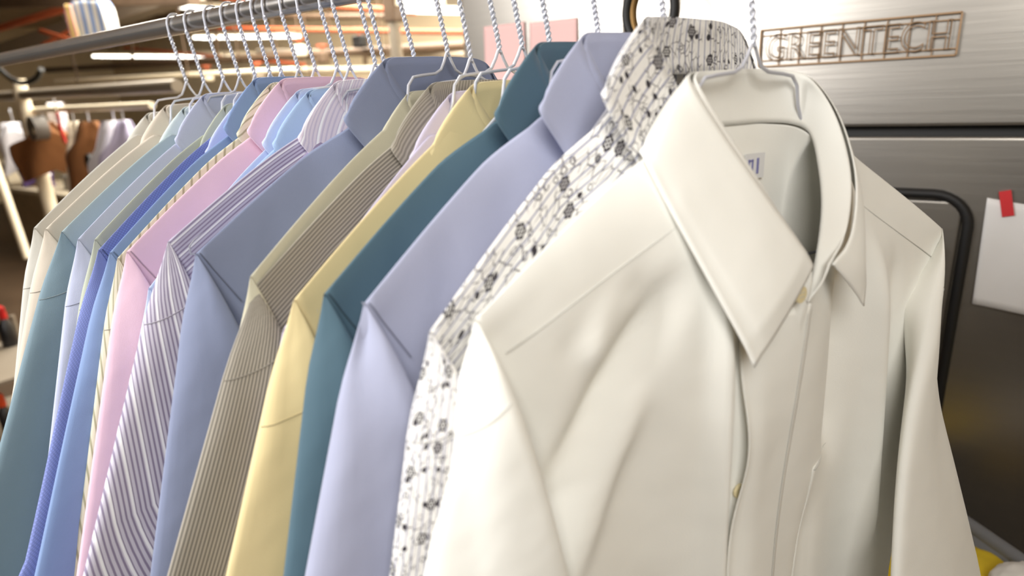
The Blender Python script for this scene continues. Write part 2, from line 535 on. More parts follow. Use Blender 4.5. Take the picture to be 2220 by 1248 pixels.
                verts.append(p); uvs.append((u*.16*min(1, .15+s/.25), s))
        ns = len(S)
        for i in range(ns-1):
            for j in range(N):
                a = i*N+j; b_ = i*N+(j+1) % N
                q = (a, b_, b_+N, a+N)
                faces.append(q if sg < 0 else q[::-1])
        faces.append(tuple(range(N))); 
        obj('sleeve', verts, faces, ms, root, uvs, True, .0006)
        # armhole seam
        def on_sleeve(u, s, lift=.0004):
            i = min(range(ns), key=lambda k: abs(S[k]-s)); i = max(0, min(ns-2, i if S[i] <= s else i-1))
            f = (s-S[i])/(S[i+1]-S[i]); a = math.acos(1-2*u); j = a/(2*math.pi)*N; j0 = int(j); g = j-j0
            def P(ii): return verts[ii*N+j0]*(1-g) + verts[ii*N+(j0+1) % N]*g
            p = P(i)*(1-f)+P(i+1)*f
            return p + Vector((.6, .8*sg, .1))*lift
        b = MB()
        if ss > 0:
            pts = [on_sleeve(.02+.96*k/12, ss + (c.get('seam_tilt', -.012))*(k/12) + .003*math.sin(k/12*math.pi)) for k in range(13)]
        else:
            pts = []
            for k in range(14):
                d = .001 + .055*(k/13)
                y = -.2185 + .022*(k/13)
                zl = -.033 + (drop+.033)*((-y-.055)/.165)
                z = zl - d
                x = front_x(y if sg < 0 else -y, z, d)*(1-math.exp(-d/DF))
                tb = min(1, abs(y)/.22)
                x *= 1-tb**9*smooth(d/.02)
                pts.append(bend(Vector((x+.0014, y if sg < 0 else -y, z))))
        b.tube(pts, .0005, 6)
        b.build('armhole_seam', mt, root, True)
    # yoke seam across the front, below each shoulder
    if c.get('yoke', hero):
        for sg in (-1, 1):
            pts = []
            for k in range(26):
                y = -.072 - (.205-.072)*k/25
                zl = -.033 + (drop+.033)*((-y-.055)/.165) + .003
                d = .046 - .012*(k/25)
                z = zl-d
                x = front_x(y if sg < 0 else -y, z, d)*(1-math.exp(-d/DF))
                x *= 1-(abs(y)/.22)**9*smooth(d/.02)
                pts.append(bend(Vector((x+.0004, y if sg < 0 else -y, z))))
            b = MB(); b.tube(pts, .0004, 6); b.build('yoke_seam', mt, root, True)
    # ---- collar
    def ctrl(P, sg): return [Vector((p[1]*kc+clx, p[0]*(1 if sg < 0 else -1), p[2]+clh)) for p in P]
    n = 40*res; nv = 9*res
    def pinch(P):      # squeezed between its neighbours the near side of the collar closes in
        return [(p[0]*(1-.42*(1-kc)*smooth((k-3)/2)), p[1], p[2]) for k, p in enumerate(P)]
    def chain(Pn, Pf):
        if Pn is not NECK: Pn = pinch(Pn)
        a = catmull(ctrl(Pn, -1), n); b = catmull(ctrl(Pf, 1), n)
        return a[::-1] + b[1:]
    fold = chain(FOLD, FOLDF); out = chain(OUT, OUTF); neck = chain(NECK, NECK)
    cen = Vector((.02*kc+clx, 0, 0))
    verts, uvs, faces = [], [], []
    K = len(fold)
    for i in range(K):
        f0, o0 = fold[i], out[i]
        outw = Vector((f0.x-cen.x, f0.y, 0)); outw = outw.normalized() if outw.length > 1e-6 else Vector((0,1,0))
        e = min(1, (min(i, K-1-i))/5)
        ln = (o0-f0).length
        for v in range(nv+1):
            u = v/nv
            p = f0.lerp(o0, u) + outw*(.0045*math.sin(math.pi*min(1, u*1.1+.02))**.6 + .0018)*(.3+.7*e)
            p.z += .0022*math.sqrt(max(0, 1-(1-min(1, u*9))**2)) - .0022*min(1, u*9) if u < .12 else 0
            verts.append(p); uvs.append((i/K*.40, u*ln))
    m1 = nv+1
    for i in range(K-1):
        for v in range(nv):
            a = i*m1+v; faces.append((a, a+1, a+m1+1, a+m1))
    leaf = obj('collar_leaf', verts, faces, mc, root, uvs, True, .0007)
    # edge stitching 5 mm inside the edge of the leaf
    st = []
    for i in range(2, K-2):
        base = i*m1
        st.append(verts[base+nv-1] + (verts[base+nv]-verts[base+nv-1])*(.35 if res == 1 else 0.0)
                  + Vector((verts[base+nv].x-cen.x, verts[base+nv].y, 0)).normalized()*.0010)
    verts, uvs, faces = [], [], []
    nvs = 5*res
    for i in range(K):
        for v in range(nvs+1):
            u = v/nvs
            p = fold[i].lerp(neck[i], u)
            w = Vector((p.x-cen.x, p.y, 0)); w = w.normalized() if w.length > 1e-6 else Vector((0,1,0))
            p = p - w*(.0012 - .002*math.sin(math.pi*u))
            verts.append(p); uvs.append((i/K*.38, u*.035))
    m1 = nvs+1
    for i in range(K-1):
        for v in range(nvs):
            a = i*m1+v; faces.append((a, a+m1, a+m1+1, a+1))
    obj('collar_stand', verts, faces, mc, root, uvs, True, .0016)
    ins = [neck[i] + (Vector((cen.x-neck[i].x, -neck[i].y, 0)).normalized()*.0012) for i in range(3, K-3)]
    b = MB(); b.tube(ins, .0007, 6); b.build('neck_seam', mt, root, True)
    return root, front_x

def darker(col, k): return tuple(x*k for x in col[:3]) + (1,)
# number, neck x, neck z, yaw, drop, collar lx, collar h(peak), key, look, shirt colours...
T = [
 (1,-.833,.029,-12.6,-.137,-.012,-.036,'off-white shirt, the hindmost of the row', (198,196,188), None),
 (2,-.792,.027,-11.1,-.133,-.006,-.026,'cream shirt with a pointed cream collar, second from the back of the row', (208,197,182), None),
 (3,-.748,.028,-10.5,-.133,-.008,-.030,'pale grey-green shirt with dull teal sleeve, next to the cream shirts at the far end', (160,178,184), None),
 (4,-.713,.029,-10.5,-.138,.002,-.018,'pale lavender-blue shirt with a tall collar, between the grey-green and the sage shirts', (184,190,216), None),
 (5,-.682,.029,-11.7,-.135,.008,-.030,'thin sliver of sage green shirt at the back of the row', (176,182,166), None),
 (6,-.653,.030,-7.0,-.144,.006,-.031,'deep violet-blue shirt with finely patterned sleeve, left of the steel blue one', (112,124,180), 'micro'),
 (7,-.632,.030,-7.3,-.144,.024,-.007,'steel blue shirt hanging behind the cream striped and pink ones', (126,150,194), None),
 (8,-.601,.031,-3.5,-.148,.024,-.014,'cream shirt with thin olive stripes squeezed behind the pink one', (214,210,190), 'olive'),
 (9,-.573,.031,-1.8,-.140,.018,-.011,'pink shirt with its sleeve folded out at the bottom', (224,190,208), None),
 (10,-.538,.029,.5,-.166,.008,-.020,'very pale blue shirt with only its thin collar edge showing beside the pink one', (190,202,232), None),
 (11,-.519,.029,1.5,-.158,.006,-.021,'sky blue shirt squeezed between pale blue and lilac striped shirts', (158,184,218), None),
 (12,-.482,.030,2.4,-.123,.010,-.016,'lilac and white striped shirt with a diagonal striped sleeve', (204,198,214), 'multi'),
 (13,-.469,.026,4.5,-.160,.004,-.050,'plum shirt almost hidden behind the slate blue one', (150,138,172), None),
 (14,-.430,.033,6.7,-.132,.034,-.004,'slate blue shirt with a tall open collar, in the middle of the row', (130,139,167), None),
 (15,-.389,.034,-.8,-.141,.002,-.033,'khaki cream shirt just behind the ribbed taupe one', (196,192,170), None),
 (16,-.363,.027,5.5,-.141,.010,-.020,'ribbed taupe shirt with fine cord stripes', (170,163,150), 'cord'),
 (17,-.332,.032,7.0,-.172,-.002,-.033,'pale lilac shirt squeezed between the taupe and yellow ones', (198,192,216), None),
 (18,-.309,.033,9.3,-.151,.000,-.028,'soft yellow shirt between the taupe and teal ones', (228,210,160), None),
 (19,-.283,.034,7.4,-.143,.040,-.005,'dark teal shirt with an upright collar', (78,104,118), None),
 (20,-.240,.037,9.6,-.147,.036,-.005,'light periwinkle blue shirt between the teal and floral ones', (168,172,196), None),
 (21,-.188,.038,9.9,-.156,.026,-.000,'white shirt printed with grey flowers and thin blue stripes', (236,234,230), 'floral'),
 (22,-.126,.021,20.3,-.131,.000,-.018,'plain ivory white shirt at the front of the row', (238,237,230), None),
]
FL = [.33,.40,.50,.34,.38,.44,.44,.33,.34,.30,.30,.43,.28,.30,.30,.47,.34,.388,.27,.34,.25,.27]
shirts = {}
for k, (n, x, z, yaw, drop, clx, clh, label, rgb, pat) in enumerate(T):
    nxt = T[k+1][1] if k+1 < len(T) else x+.07
    kx = max(.22, min(1.0, (nxt-x-.010)/.046))
    kc = 1.0 if n == 22 else max(.30, min(1.0, (nxt-x-.010-clx*.9)/.057))
    col = lin(*rgb)
    nm = 'shirt_cloth_%s' % label.split()[0]+str(n)
    c = dict(x=x, z=z, yaw=yaw, drop=drop, kx=kx, kc=kc, flare=FL[n-1], label=label, clx=clx*.9, clh=clh+.019)
    body = fabric(nm, col)
    slv = col_m = body
    if pat == 'cord':
        body = fabric(nm+'_b', col, 'cord', 0, darker(col, .45), pitch=.0028, width=.35)
        slv = fabric(nm+'_s', col, 'cord', 0, darker(col, .36), pitch=.0032, width=.3)
        col_m = fabric(nm+'_c', col, 'cord', 0, darker(col, .6), pitch=.0030, width=.3)
        c['uvmode'] = 'along'
    elif pat == 'multi':
        dk = lin(146,134,164)
        body = fabric(nm+'_b', lin(196,192,214), 'multi', 0, dk, lin(244,244,252), pitch=.0030)
        slv = fabric(nm+'_s', lin(206,202,218), 'multi', .42, lin(142,132,158), lin(246,246,252), pitch=.0038)
        col_m = fabric(nm+'_c', lin(226,216,226), 'multi', -.3, lin(205,196,214), lin(250,250,252), pitch=.0036)
        c['uvmode'] = 'along'
    elif pat == 'olive':
        body = slv = col_m = fabric(nm+'_b', col, 'stripe', .3, lin(160,157,130), pitch=.007, width=.14)
    elif pat == 'micro':
        body = slv = fabric(nm+'_b', col, 'micro', .7, lin(128,141,204), pitch=.0022)
        col_m = fabric(nm+'_c', lin(190,200,238))
    elif pat == 'floral':
        body = slv = col_m = fabric(nm+'_b', col, 'floral')
    if n == 3: col_m = fabric(nm+'_c', lin(196,210,212)); slv = fabric(nm+'_s', lin(118,140,152))
    c.update(body=body, sleeve=slv, collar=col_m)
    c['thread'] = base_mat(nm+'_thread', darker(col, .55 if n < 22 else .7), .8)  # darkened cloth colour: shade of the puckers painted into the seam lines
    if n in (12, 15, 16, 18, 21, 22, 1, 2, 3, 4, 11, 17, 8, 10, 5): c['seam_s'] = .062
    if n == 18: c['seam_s'] = .082
    if n == 22:
        c.update(hero=True, flare_far=.235, inward_far=.12, farx=.13, bend=.034, seam_s=.066, seam_tilt=-.020, inward=.18,
          folds=[(-.116,-.090,-.122,-.135,.012,-.006), (-.100,-.135,-.21,-.285,.012,-.015), (-.150,-.10,-.172,-.165,.010,-.006), (-.135,-.10,-.155,-.17,.010,.007),
                 (-.187,-.125,-.225,-.19,.009,-.005), (-.215,-.29,-.19,-.42,.012,-.006), (-.125,-.20,-.19,-.33,.012,.010), (-.066,-.14,-.058,-.52,.008,.011), (-.046,-.15,-.036,-.52,.010,-.006),
                 (.088,-.15,.088,-.30,.014,-.012), (.118,-.14,.15,-.42,.010,.010), (.15,-.14,.175,-.42,.010,-.008), (.185,-.16,.20,-.45,.009,.006), (-.10,-.36,-.12,-.66,.016,-.010), (.06,-.34,.05,-.60,.014,-.008)])
    if n < 22: c['folds'] = [(-.11-.02*math.sin(n*3), -.08, -.15, -.19, .012, .006*math.sin(n*5)), (-.16, -.11, -.18, -.22, .009, -.006)]
    if n == 21: c['uvmode'] = 'along'
    if n == 20: c.update( sleeve_folds=[(.1,.0,.9,.12,.05,-.004)])
    if n == 9: c.update(bumps=[(.36,.075,.050,-.004)])
    if n == 6: c.update(bumps=[(.31,.05,.016,0)])
    shirts[n] = make_shirt(c)
    nick = label.split(',')[0]
    nick = nick.replace('thin sliver of ', '').replace(' at the front of the row', '').replace(' at the back of the row', '')
    words = nick.split()
    make_hanger(x, z, yaw, drop, 'wire_hanger', 'twisted wire hanger inside the ' + ' '.join(words[:11]))

# ---- details of the front (white) shirt
root, fx = shirts[22]
white = MATS['shirt_cloth_plain22']; wth = MATS['shirt_cloth_plain22_thread']
ivory = base_mat('ivory_button', lin(226,212,170), .35)
def strip(name, ylo, yhi, ztop, zbot, lift, ny=10, nz=60, ytilt=0.0):
    vs, uv, fs = [], [], []
    for j in range(nz+1):
        z = ztop + (zbot-ztop)*j/nz
        for i in range(ny+1):
            y = ylo + (yhi-ylo)*i/ny + ytilt*(z-ztop)
            vs.append((fx(y, z, -.15-z+.12) + lift, y, z)); uv.append((y, z))
    m1 = ny+1
    for j in range(nz):
        for i in range(ny):
            a = j*m1+i; fs.append((a, a+m1, a+m1+1, a+1))
    return obj(name, vs, fs, white, root, uv, True, .0012)
vs, uv, fs = [], [], []
NYP, NZP = 16, 90
for j in range(NZP+1):
    z = -.158 - .575*j/NZP
    for i in range(NYP+1):
        u = i/NYP; y = -.046 + .054*u + .012*(z+.16)/(-.58)*0
        gape = .010*math.exp(-((z+.255)/.050)**2)*(1-u)**2.2
        vs.append((fx(y, z, .12) + .0022 + gape, y + gape*.5, z)); uv.append((y, z))
for j in range(NZP):
    for i in range(NYP):
        a = j*(NYP+1)+i; fs.append((a, a+NYP+1, a+NYP+2, a+1))
obj('placket', vs, fs, white, root, uv, True, .0012)
pts = [(fx(.004, z, .1)+.0031, .004, z) for z in [-.165-.565*k/60 for k in range(61)]]
MB().tube(pts, .0004, 5).build('placket_stitching', wth, root, True)
pk = strip('chest_pocket', .050, .150, -.305, -.425, .0020, 20, 30)
MB().tube([(fx(.050+.100*k/20, -.306, .12)+.0032, .050+.100*k/20, -.306) for k in range(21)], .0008, 6).build('pocket_hem', wth, root, True)
def button(y, z, lift, x=None):
    x = x or fx(y, z, .1) + lift
    b = MB(); b.cyl((x,y,z), (x+.002,y,z), .0055, 24)
    o = b.build('button', ivory, root, True)
    q = MB()
    for dy, dz in ((-.0014,-.0014),(.0014,.0014),(.0014,-.0014),(-.0014,.0014)):
        q.cyl((x+.0019,y+dy,z+dz), (x+.0023,y+dy,z+dz), .0006, 8)
    q.build('thread_hole', wth, o)
button(-.016, -.146, 0, .0575)
button(-.036, -.292, .0006)
lab = base_mat('label_white', lin(222,222,222), .7); lav = base_mat('label_ink', lin(128,128,176), .7)
b = MB(); b.box((-.0085,.022,-.073), (.0008,.022,.018)); lb = b.build('neck_label', lab, root)
lb['label'] = 'small white label with violet marks inside the collar'
b = MB()
for y, z, w, h in ((.015,-.070,.0014,.008),(.019,-.070,.0014,.008),(.017,-.067,.005,.0014),(.025,-.071,.0022,.011)):
    b.box((-.0079,y,z-.002), (.0006,w,h))
b.build('label_mark', lav, lb)

# ------------------------------------------------------------------ the finishing machine behind the row
MY = 1.30
mach = empty('steam_cabinet', (-.3, MY, 0))
tag(mach, 'large brushed stainless steel finishing cabinet standing behind the shirts', 'laundry machine')
O = Vector(mach.location)
def mp(px, py, dy=0): return at(px, py, MY) - O + Vector((0, dy, 0))
xl = mp(1003, 100).x; xg = mp(1364, 60).x; zs = mp(2000, 281).z; xr = 1.6
ztop = 2.25
b = MB(); b.box(((xl+xg)/2-.004, .4-.4+.35, ztop/2), (xg-xl-.012, .70, ztop-.04), bev=.006); b.build('side_column', steel, mach)
b = MB(); b.box(((xg+xr)/2, .35, (zs+ztop)/2+.002), (xr-xg, .70, ztop-zs-.008), bev=.005); b.build('upper_panel', steel, mach)
b = MB(); b.box(((xg+xr)/2, .35, zs/2-.004), (xr-xg, .70, zs-.016), bev=.005); b.build('lower_panel', steel, mach)
b = MB(); b.box(((xl+xr)/2, .36, ztop/2), (xr-xl-.03, .66, ztop-.08)); b.build('carcass', black_m, mach)
# door gasket: rounded rectangle of black rubber
g = [mp(1780,425), mp(2040,412), mp(2105,480), mp(2040,830)]
gx1 = mp(2100,480).x; gx0 = gx1-.62; gz1 = mp(1990,418).z; gz0 = gz1-.75; r = .055
pts = []
for cx, cz, a0 in ((gx1-r, gz1-r, 90), (gx1-r, gz0+r, 0), (gx0+r, gz0+r, -90), (gx0+r, gz1-r, -180)):
    for k in range(9):
        a = math.radians(a0 - 90*k/8); pts.append((cx+r*math.cos(a), -.004-.0, cz+r*math.sin(a)))
b = MB(); b.tube(pts, .0085, 12, closed=True); b.build('door_gasket', black_m, mach, True)
b = MB(); b.box(((gx0+gx1)/2, .0, (gz0+gz1)/2), (gx1-gx0-.02, .012, gz1-gz0-.02), bev=.005); b.build('hatch_door', steel, mach)
b = MB(); hx = gx1-.045
b.cyl((hx,-.03,gz1-.085), (hx,-.03,gz1-.20), .012, 16); b.cyl((hx,0,gz1-.10), (hx,-.03,gz1-.10), .007, 12); b.cyl((hx,0,gz1-.185), (hx,-.03,gz1-.185), .007, 12)
b.build('door_handle', black_m, mach, True)
# name plate: outlined letters in a barred frame
bronze = base_mat('bronze_letters', lin(150,120,88), .45, .3)
plate = empty('name_plate', (0,0,0)); plate.parent = mach
sl = mp(1650,97); sr = mp(2078,84)
sw = sr.x - sl.x; szm = (mp(1650,58).z + mp(1650,135).z)/2*.5 + (mp(2080,35).z+mp(2075,132).z)/2*.5; sh_ = .066*MY/1.1*.82
plate.location = ((sl.x+sr.x)/2, -.002, szm)
b = MB()
for zz in (-.5, .5): b.box((0,-.003,zz*sh_), (sw,.005,.0028))
for xx in (-.5, .5): b.box((xx*sw,-.003,0), (.0028,.005,sh_))
for zz in (-.34, .34): b.box((0,-.002,zz*sh_), (sw,.003,.0018))
for k in range(1, 9): b.box(((-.5+k/9)*sw,-.0015,0), (.0014,.002,sh_*.98))
b.build('frame_bars', bronze, plate)
cu = bpy.data.curves.new('lettering', 'FONT'); cu.body = 'GREENTECH'; cu.size = .05*MY/1.1*1.12; cu.align_x = 'CENTER'; cu.align_y = 'CENTER'
cu.fill_mode = 'NONE'; cu.extrude = .0; cu.bevel_depth = .0011; cu.bevel_resolution = 1
to = bpy.data.objects.new('lettering', cu); COL.objects.link(to)
bpy.context.view_layer.update()
dg = bpy.context.evaluated_depsgraph_get()
me = bpy.data.meshes.new_from_object(to.evaluated_get(dg))
bpy.data.objects.remove(to)
lo = bpy.data.objects.new('lettering', me); COL.objects.link(lo)
me.materials.clear(); me.materials.append(bronze)
xs = [v.co.x for v in me.vertices]; zs_ = [v.co.y for v in me.vertices]
kx_ = sw*.93/(max(xs)-min(xs)); kz_ = sh_*.74/(max(zs_)-min(zs_)); mxx=(max(xs)+min(xs))/2; mzz=(max(zs_)+min(zs_))/2
for v in me.vertices:
    X_, Y_, Z_ = v.co; v.co = ((X_-mxx)*kx_, -.006-Z_, (Y_-mzz)*kz_)
lo.parent = plate

def sheet(name, p00, p10, p11, p01, mat, label, cat, curl=.004, thick=.0006, n=14, group=None):
    vs, fs = [], []
    for j in range(n+1):
        for i in range(n+1):
            u, v = i/n, j/n
            p = (Vector(p00)*(1-u)+Vector(p10)*u)*(1-v) + (Vector(p01)*(1-u)+Vector(p11)*u)*v
            p = p + Vector((0, -.003 - curl*(v*v)*(.5+.5*u) - .001*math.sin(u*7+v*3), 0)); vs.append(p)
    for j in range(n):
        for i in range(n):
            a = j*(n+1)+i; fs.append((a, a+1, a+n+2, a+n+1))
    c = sum((Vector(v) for v in vs), Vector())/len(vs)
    o = obj(name, [v-c for v in vs], fs, mat, None, None, True, thick); o.location = c
    return tag(o, label, cat, group)
pinkp = wear('pink_paper', lin(238,196,192), .8, 0, 20, .03); whitep = wear('white_paper', lin(226,224,222), .8, 0, 20, .03)
A = lambda px, py: at(px, py, MY)
def rect_sheet(pxl, pyt, pxr, pyb, **k):
    a = A(pxl, pyt); d_ = A(pxr, pyb); 
    return sheet(p00=(a.x,MY,a.z), p10=(d_.x,MY,a.z), p11=(d_.x,MY,d_.z), p01=(a.x,MY,d_.z), **k)
rect_sheet(1050,58,1143,190, name='paper_sheet', mat=pinkp, label='pink paper sheet taped on the steel cabinet, left of the two pink ones', cat='paper', group='pink sheets on the cabinet')
rect_sheet(1150,50,1254,180, name='paper_sheet', mat=pinkp, label='pink paper sheet taped on the steel cabinet, right of the two pink ones', cat='paper', group='pink sheets on the cabinet')
sheet('notice_sheet', A(2140,428), A(2275,452), A(2250,682), A(2108,655), whitep, 'white paper notice hung tilted with red tape on the cabinet', 'paper', .012)
redt = base_mat('red_tape', lin(200,40,44), .5)
p = A(2182,440)
b = MB(); b.box((p.x, MY-.0055, p.z), (.016,.0025,.042), Matrix.Rotation(math.radians(-14), 3, 'Y')); tag(b.build('tape_strip', redt), 'short strip of red tape holding the white notice', 'tape')

# brass ring hanging in front of the cabinet column
brass = base_mat('brass_dark', lin(120,92,52), .4, .7)
rc = at(1417, 24, MY-.10); 
rr = .060
gr = empty('steam_gauge_ring', (rc.x, MY, rc.z)); tag(gr, 'round brass and black ring fixed to the cabinet behind the floral shirt', 'ring')
b = MB(); R1 = (at(1468,24,MY-.1)-rc).length*.93
b.tube([(R1*math.cos(2*math.pi*k/48), -.10, R1*1.25*math.sin(2*math.pi*k/48)) for k in range(48)], .0085, 14, closed=True)
b.build('ring_band', brass, gr, True)
b = MB(); b.tube([(R1*1.12*math.cos(2*math.pi*k/48)-.004, -.108, R1*1.36*math.sin(2*math.pi*k/48)) for k in range(48)], .0085, 14, closed=True); b.build('ring_seal', black_m, gr, True)
b = MB(); b.cyl((0,-.095,R1*1.28),(0,-.002,R1*1.28), .009, 12); b.cyl((0,-.006,R1*1.28),(0,0,R1*1.28), .02, 20); b.build('bracket', black_m, gr, True)

# laundry cart at the lower right
cz = .90
def atz(px, py, z): r = ray(px, py); k = (z-CAM_H)/r.z; return Vector((r.x*k, r.y*k, z))
e1, e2 = atz(2118, 1150, cz), atz(2222, 1222, cz)
ed = (e2-e1).normalized(); nn_ = Vector((-ed.y, ed.x, 0)); 
if nn_.y < 0: nn_ = -nn_
cc = (e1+e2)/2 + ed*.10 - nn_*.20
cart = empty('laundry_cart', (cc.x, cc.y, 0), math.atan2(ed.y, ed.x)); tag(cart, 'grey rimmed laundry cart beside the cabinet, holding yellow and white cloth', 'laundry cart')
cart_g = wear('cart_grey', lin(118,120,124), .5, 0, 6, .1)
def rrect(hx, hy, r, z, k=6):
    P = []
    for sx, sy, a0 in ((1,1,0),(-1,1,90),(-1,-1,180),(1,-1,270)):
        for i in range(k+1):
            a = math.radians(a0+90*i/k); P.append((sx*(hx-r)+r*math.cos(a), sy*(hy-r)+r*math.sin(a), z))
    return P
b = MB(); b.tube(rrect(.24,.20,.05,cz), .012, 12, closed=True); b.build('rim', cart_g, cart, True)
prof = [(1,cz),(.97,cz-.2),(.92,cz-.5),(.9,.16),(.0,.16)]
vs, fs = [], []
for k, (s, z) in enumerate(prof): vs += [(p[0]*s, p[1]*s, z) for p in rrect(.232,.192,.05,0)]
nn = 28
for k in range(len(prof)-1):
    for i in range(nn): fs.append((k*nn+i, k*nn+(i+1)%nn, (k+1)*nn+(i+1)%nn, (k+1)*nn+i))
obj('tub', vs, fs, cart_g, cart, None, True, .006)
for sx in (-.17,.17):
    for sy in (-.13,.13):
        b = MB(); b.cyl((sx-.012,sy,.04),(sx+.012,sy,.04), .04, 20); b.beam((sx,sy,.04),(sx,sy,.165),.03,.012); b.build('caster', black_m, cart, True)
def pile(name, c, rx, ry, rz, mat, label, cat, seed, lump=.25):
    bm = bmesh.new(); bmesh.ops.create_icosphere(bm, subdivisions=5, radius=1)
    for v in bm.verts:
        nz = noise.noise(v.co*1.6+Vector((seed,0,0)))*lump + abs(noise.noise(v.co*4+Vector((0,seed,0))))*lump*.5
        v.co = v.co*(1+nz); v.co = Vector((v.co.x*rx, v.co.y*ry, max(-.5, v.co.z)*rz))
    me = bpy.data.meshes.new(name); bm.to_mesh(me); bm.free(); me.materials.append(mat)
    me.polygons.foreach_set('use_smooth', [True]*len(me.polygons))
    o = bpy.data.objects.new(name, me); COL.objects.link(o); o.location = c
    return tag(o, label, cat)
yel = wear('yellow_towel', lin(226,196,40), .85, 0, 30, .1); wcl = wear('white_towel', lin(236,234,230), .85, 0, 30, .04)
y_ = cc - ed*.08 + nn_*.10; w_ = atz(2215, 1275, cz)
pile('cloth_heap', (y_.x, y_.y, cz-.055), .13,.11,.05, yel, 'crumpled yellow cloth lying in the laundry cart', 'cloth', 3)
pile('cloth_heap', (w_.x+.02, w_.y-.02, cz-.01), .07,.07,.045, wcl, 'crumpled white cloth heaped on top of the laundry cart', 'cloth', 9)

# ------------------------------------------------------------------ the workroom in the left background
def pipe(name, a, b, r, mat, label, cat, group=None, flanges=()):
    a, b = Vector(a), Vector(b); c = (a+b)/2
    o = empty(name, c); MB().cyl(a-c, b-c, r, 20).build('pipe_run', mat, o, True)
    for k in (.12, .62):
        p = a.lerp(b, k)-c; q = MB(); q.cyl(p, (p.x, p.y, zc-c.z), .008, 10)
        q.tube([p+Vector((-.015,0,0)), p+Vector((.015,0,0))], r*1.18, 20); q.build('hanger_rod', brownst_m, o, True)
    return tag(o, label, cat, group)
def bar(name, a, b, w, h, mat, label, cat, group=None):
    return tag(MB().beam(a, b, w, h).build(name, mat), label, cat, group)
def glowtube(name, a, b, w, label):
    r = empty(name, (Vector(a)+Vector(b))/2); tag(r, label, 'ceiling light', 'fluorescent lights of the workroom')
    o = Vector(r.location); a, b = Vector(a)-o, Vector(b)-o
    MB().beam(a+Vector((0,0,.05)), b+Vector((0,0,.05)), w, .05).build('housing', cream_m, r)
    for k in (.15, .85):
        p = a.lerp(b, k); MB().cyl(p+Vector((0,0,.07)), (p.x, p.y, zc-o.z), .006, 8).build('suspension_rod', brownst_m, r, True)
    t = (b-a).normalized().cross(Vector((0,0,1))).normalized()
    for k in (-1, 1):
        MB().cyl(a+t*k*w*.25, b+t*k*w*.25, .019, 12).build('tube', glow('tube_light', (1,.95,.84,1), 5.5), r, True)
    return r
# ceiling lights
glowtube('fluorescent_light', at(300,8,4.6), at(560,28,4.9), .34, 'long fluorescent light above the rail, leftmost of the lit ones')
glowtube('fluorescent_light', at(880,22,3.6), at(1020,24,3.3), .34, 'bright fluorescent light beside the steel cabinet')
glowtube('fluorescent_light', at(430,82,5.6), at(640,78,5.6), .26, 'far fluorescent light behind the hooks, under the rust red pipe')
glowtube('fluorescent_light', at(210,122,5.4), at(600,124,5.8), .24, 'lowest fluorescent light hanging far behind the hooks')
# roof steel
RB = 'steel beams of the workroom roof'
bar('roof_beam', at(-60,78,3.0), at(330,-38,3.2), .05, .06, rust_m, 'rust red roof beam crossing the upper left corner', 'beam', RB)
bar('roof_beam', at(-80,140,3.4), at(420,-20,3.8), .22, .16, duct_m, 'broad grey roof beam below the rust red one', 'beam', RB)
bar('roof_beam', at(-40,8,2.8), at(420,-6,2.9), .10, .10, brownst_m, 'dark brown roof beam along the top left edge', 'beam', RB)
bar('roof_brace', at(88,66,2.9), at(165,92,2.9), .04, .035, rust_m, 'short orange brace beside the striped bag', 'brace')
bar('roof_brace', at(92,98,3.1), at(180,52,3.3), .03, .03, rust_m, 'thin rust brace slanting behind the striped bag', 'brace')
PG = 'pipes under the workroom ceiling'
for a, b, r, mt, lb in (
  (at(420,60,4.6), at(1010,70,4.0), .022, rust_m, 'rust red pipe running level just under the rail'),
  (at(270,104,5.0), at(660,140,5.2), .022, rust_m, 'second rust red pipe slanting down to the right behind the hooks'),
  (at(480,-6,4.2), at(900,26,4.2), .026, rust_m, 'rust red pipe above the rail near the hooks'),
  (at(120,176,3.6), at(640,150,4.2), .024, cream_m, 'cream pipe behind the foremost hooks at the left'),
  (at(100,152,4.4), at(1010,98,4.4), .040, brownst_m, 'thick brown pipe crossing behind all the hooks'),
  (at(560,112,4.8), at(1010,118,4.4), .034, duct_m, 'grey pipe level behind the middle hooks'),
  (at(620,152,4.6), at(1010,148,4.2), .030, cream_m, 'cream pipe just above the slate blue collar'),
  (at(300,36,5.2), at(860,36,4.8), .030, brownst_m, 'brown pipe mostly behind the clothes rail'),
  (at(640,176,4.4), at(1010,172,4.2), .022, brownst_m, 'lowest brown pipe behind the slate blue collar')):
    pipe('overhead_pipe', a, b, r, mt, lb, 'pipe', PG)
for x_, lb in ((285,'dark drop bracket between the far lights, leftmost of three'), (468,'dark drop bracket behind the fourth hook'), (790,'dark drop bracket behind the middle hooks')):
    bar('pipe_hanger', at(x_,30,4.5), at(x_+2,140,4.5), .03, .03, brownst_m, lb, 'bracket', 'brackets holding the overhead pipes')
for i, (p, c2, lb) in enumerate((((650,110),cream_m,'pale valve on the pipe behind the pink collar'), ((700,125),brownst_m,'brown valve block behind the middle hooks'), ((450,165),cream_m,'pale box fitting behind the second hook'), ((780,90),black_m,'black valve beside the white post'),((560,160),duct_m,'grey valve behind the steel blue collar'))):
    v = empty('pipe_valve', at(p[0],p[1],4.3)); tag(v, lb, 'valve', 'valves on the overhead pipes')
    MB().box((0,0,0), (.12,.1,.11), bev=.02).build('valve_body', c2, v)
    b = MB(); b.cyl((0,0,.05),(0,0,.11), .012, 10); b.tube([(.05*math.cos(k*math.pi/8),.05*math.sin(k*math.pi/8),.11) for k in range(16)], .009, 8, closed=True); b.build('hand_wheel', rust_m, v, True)
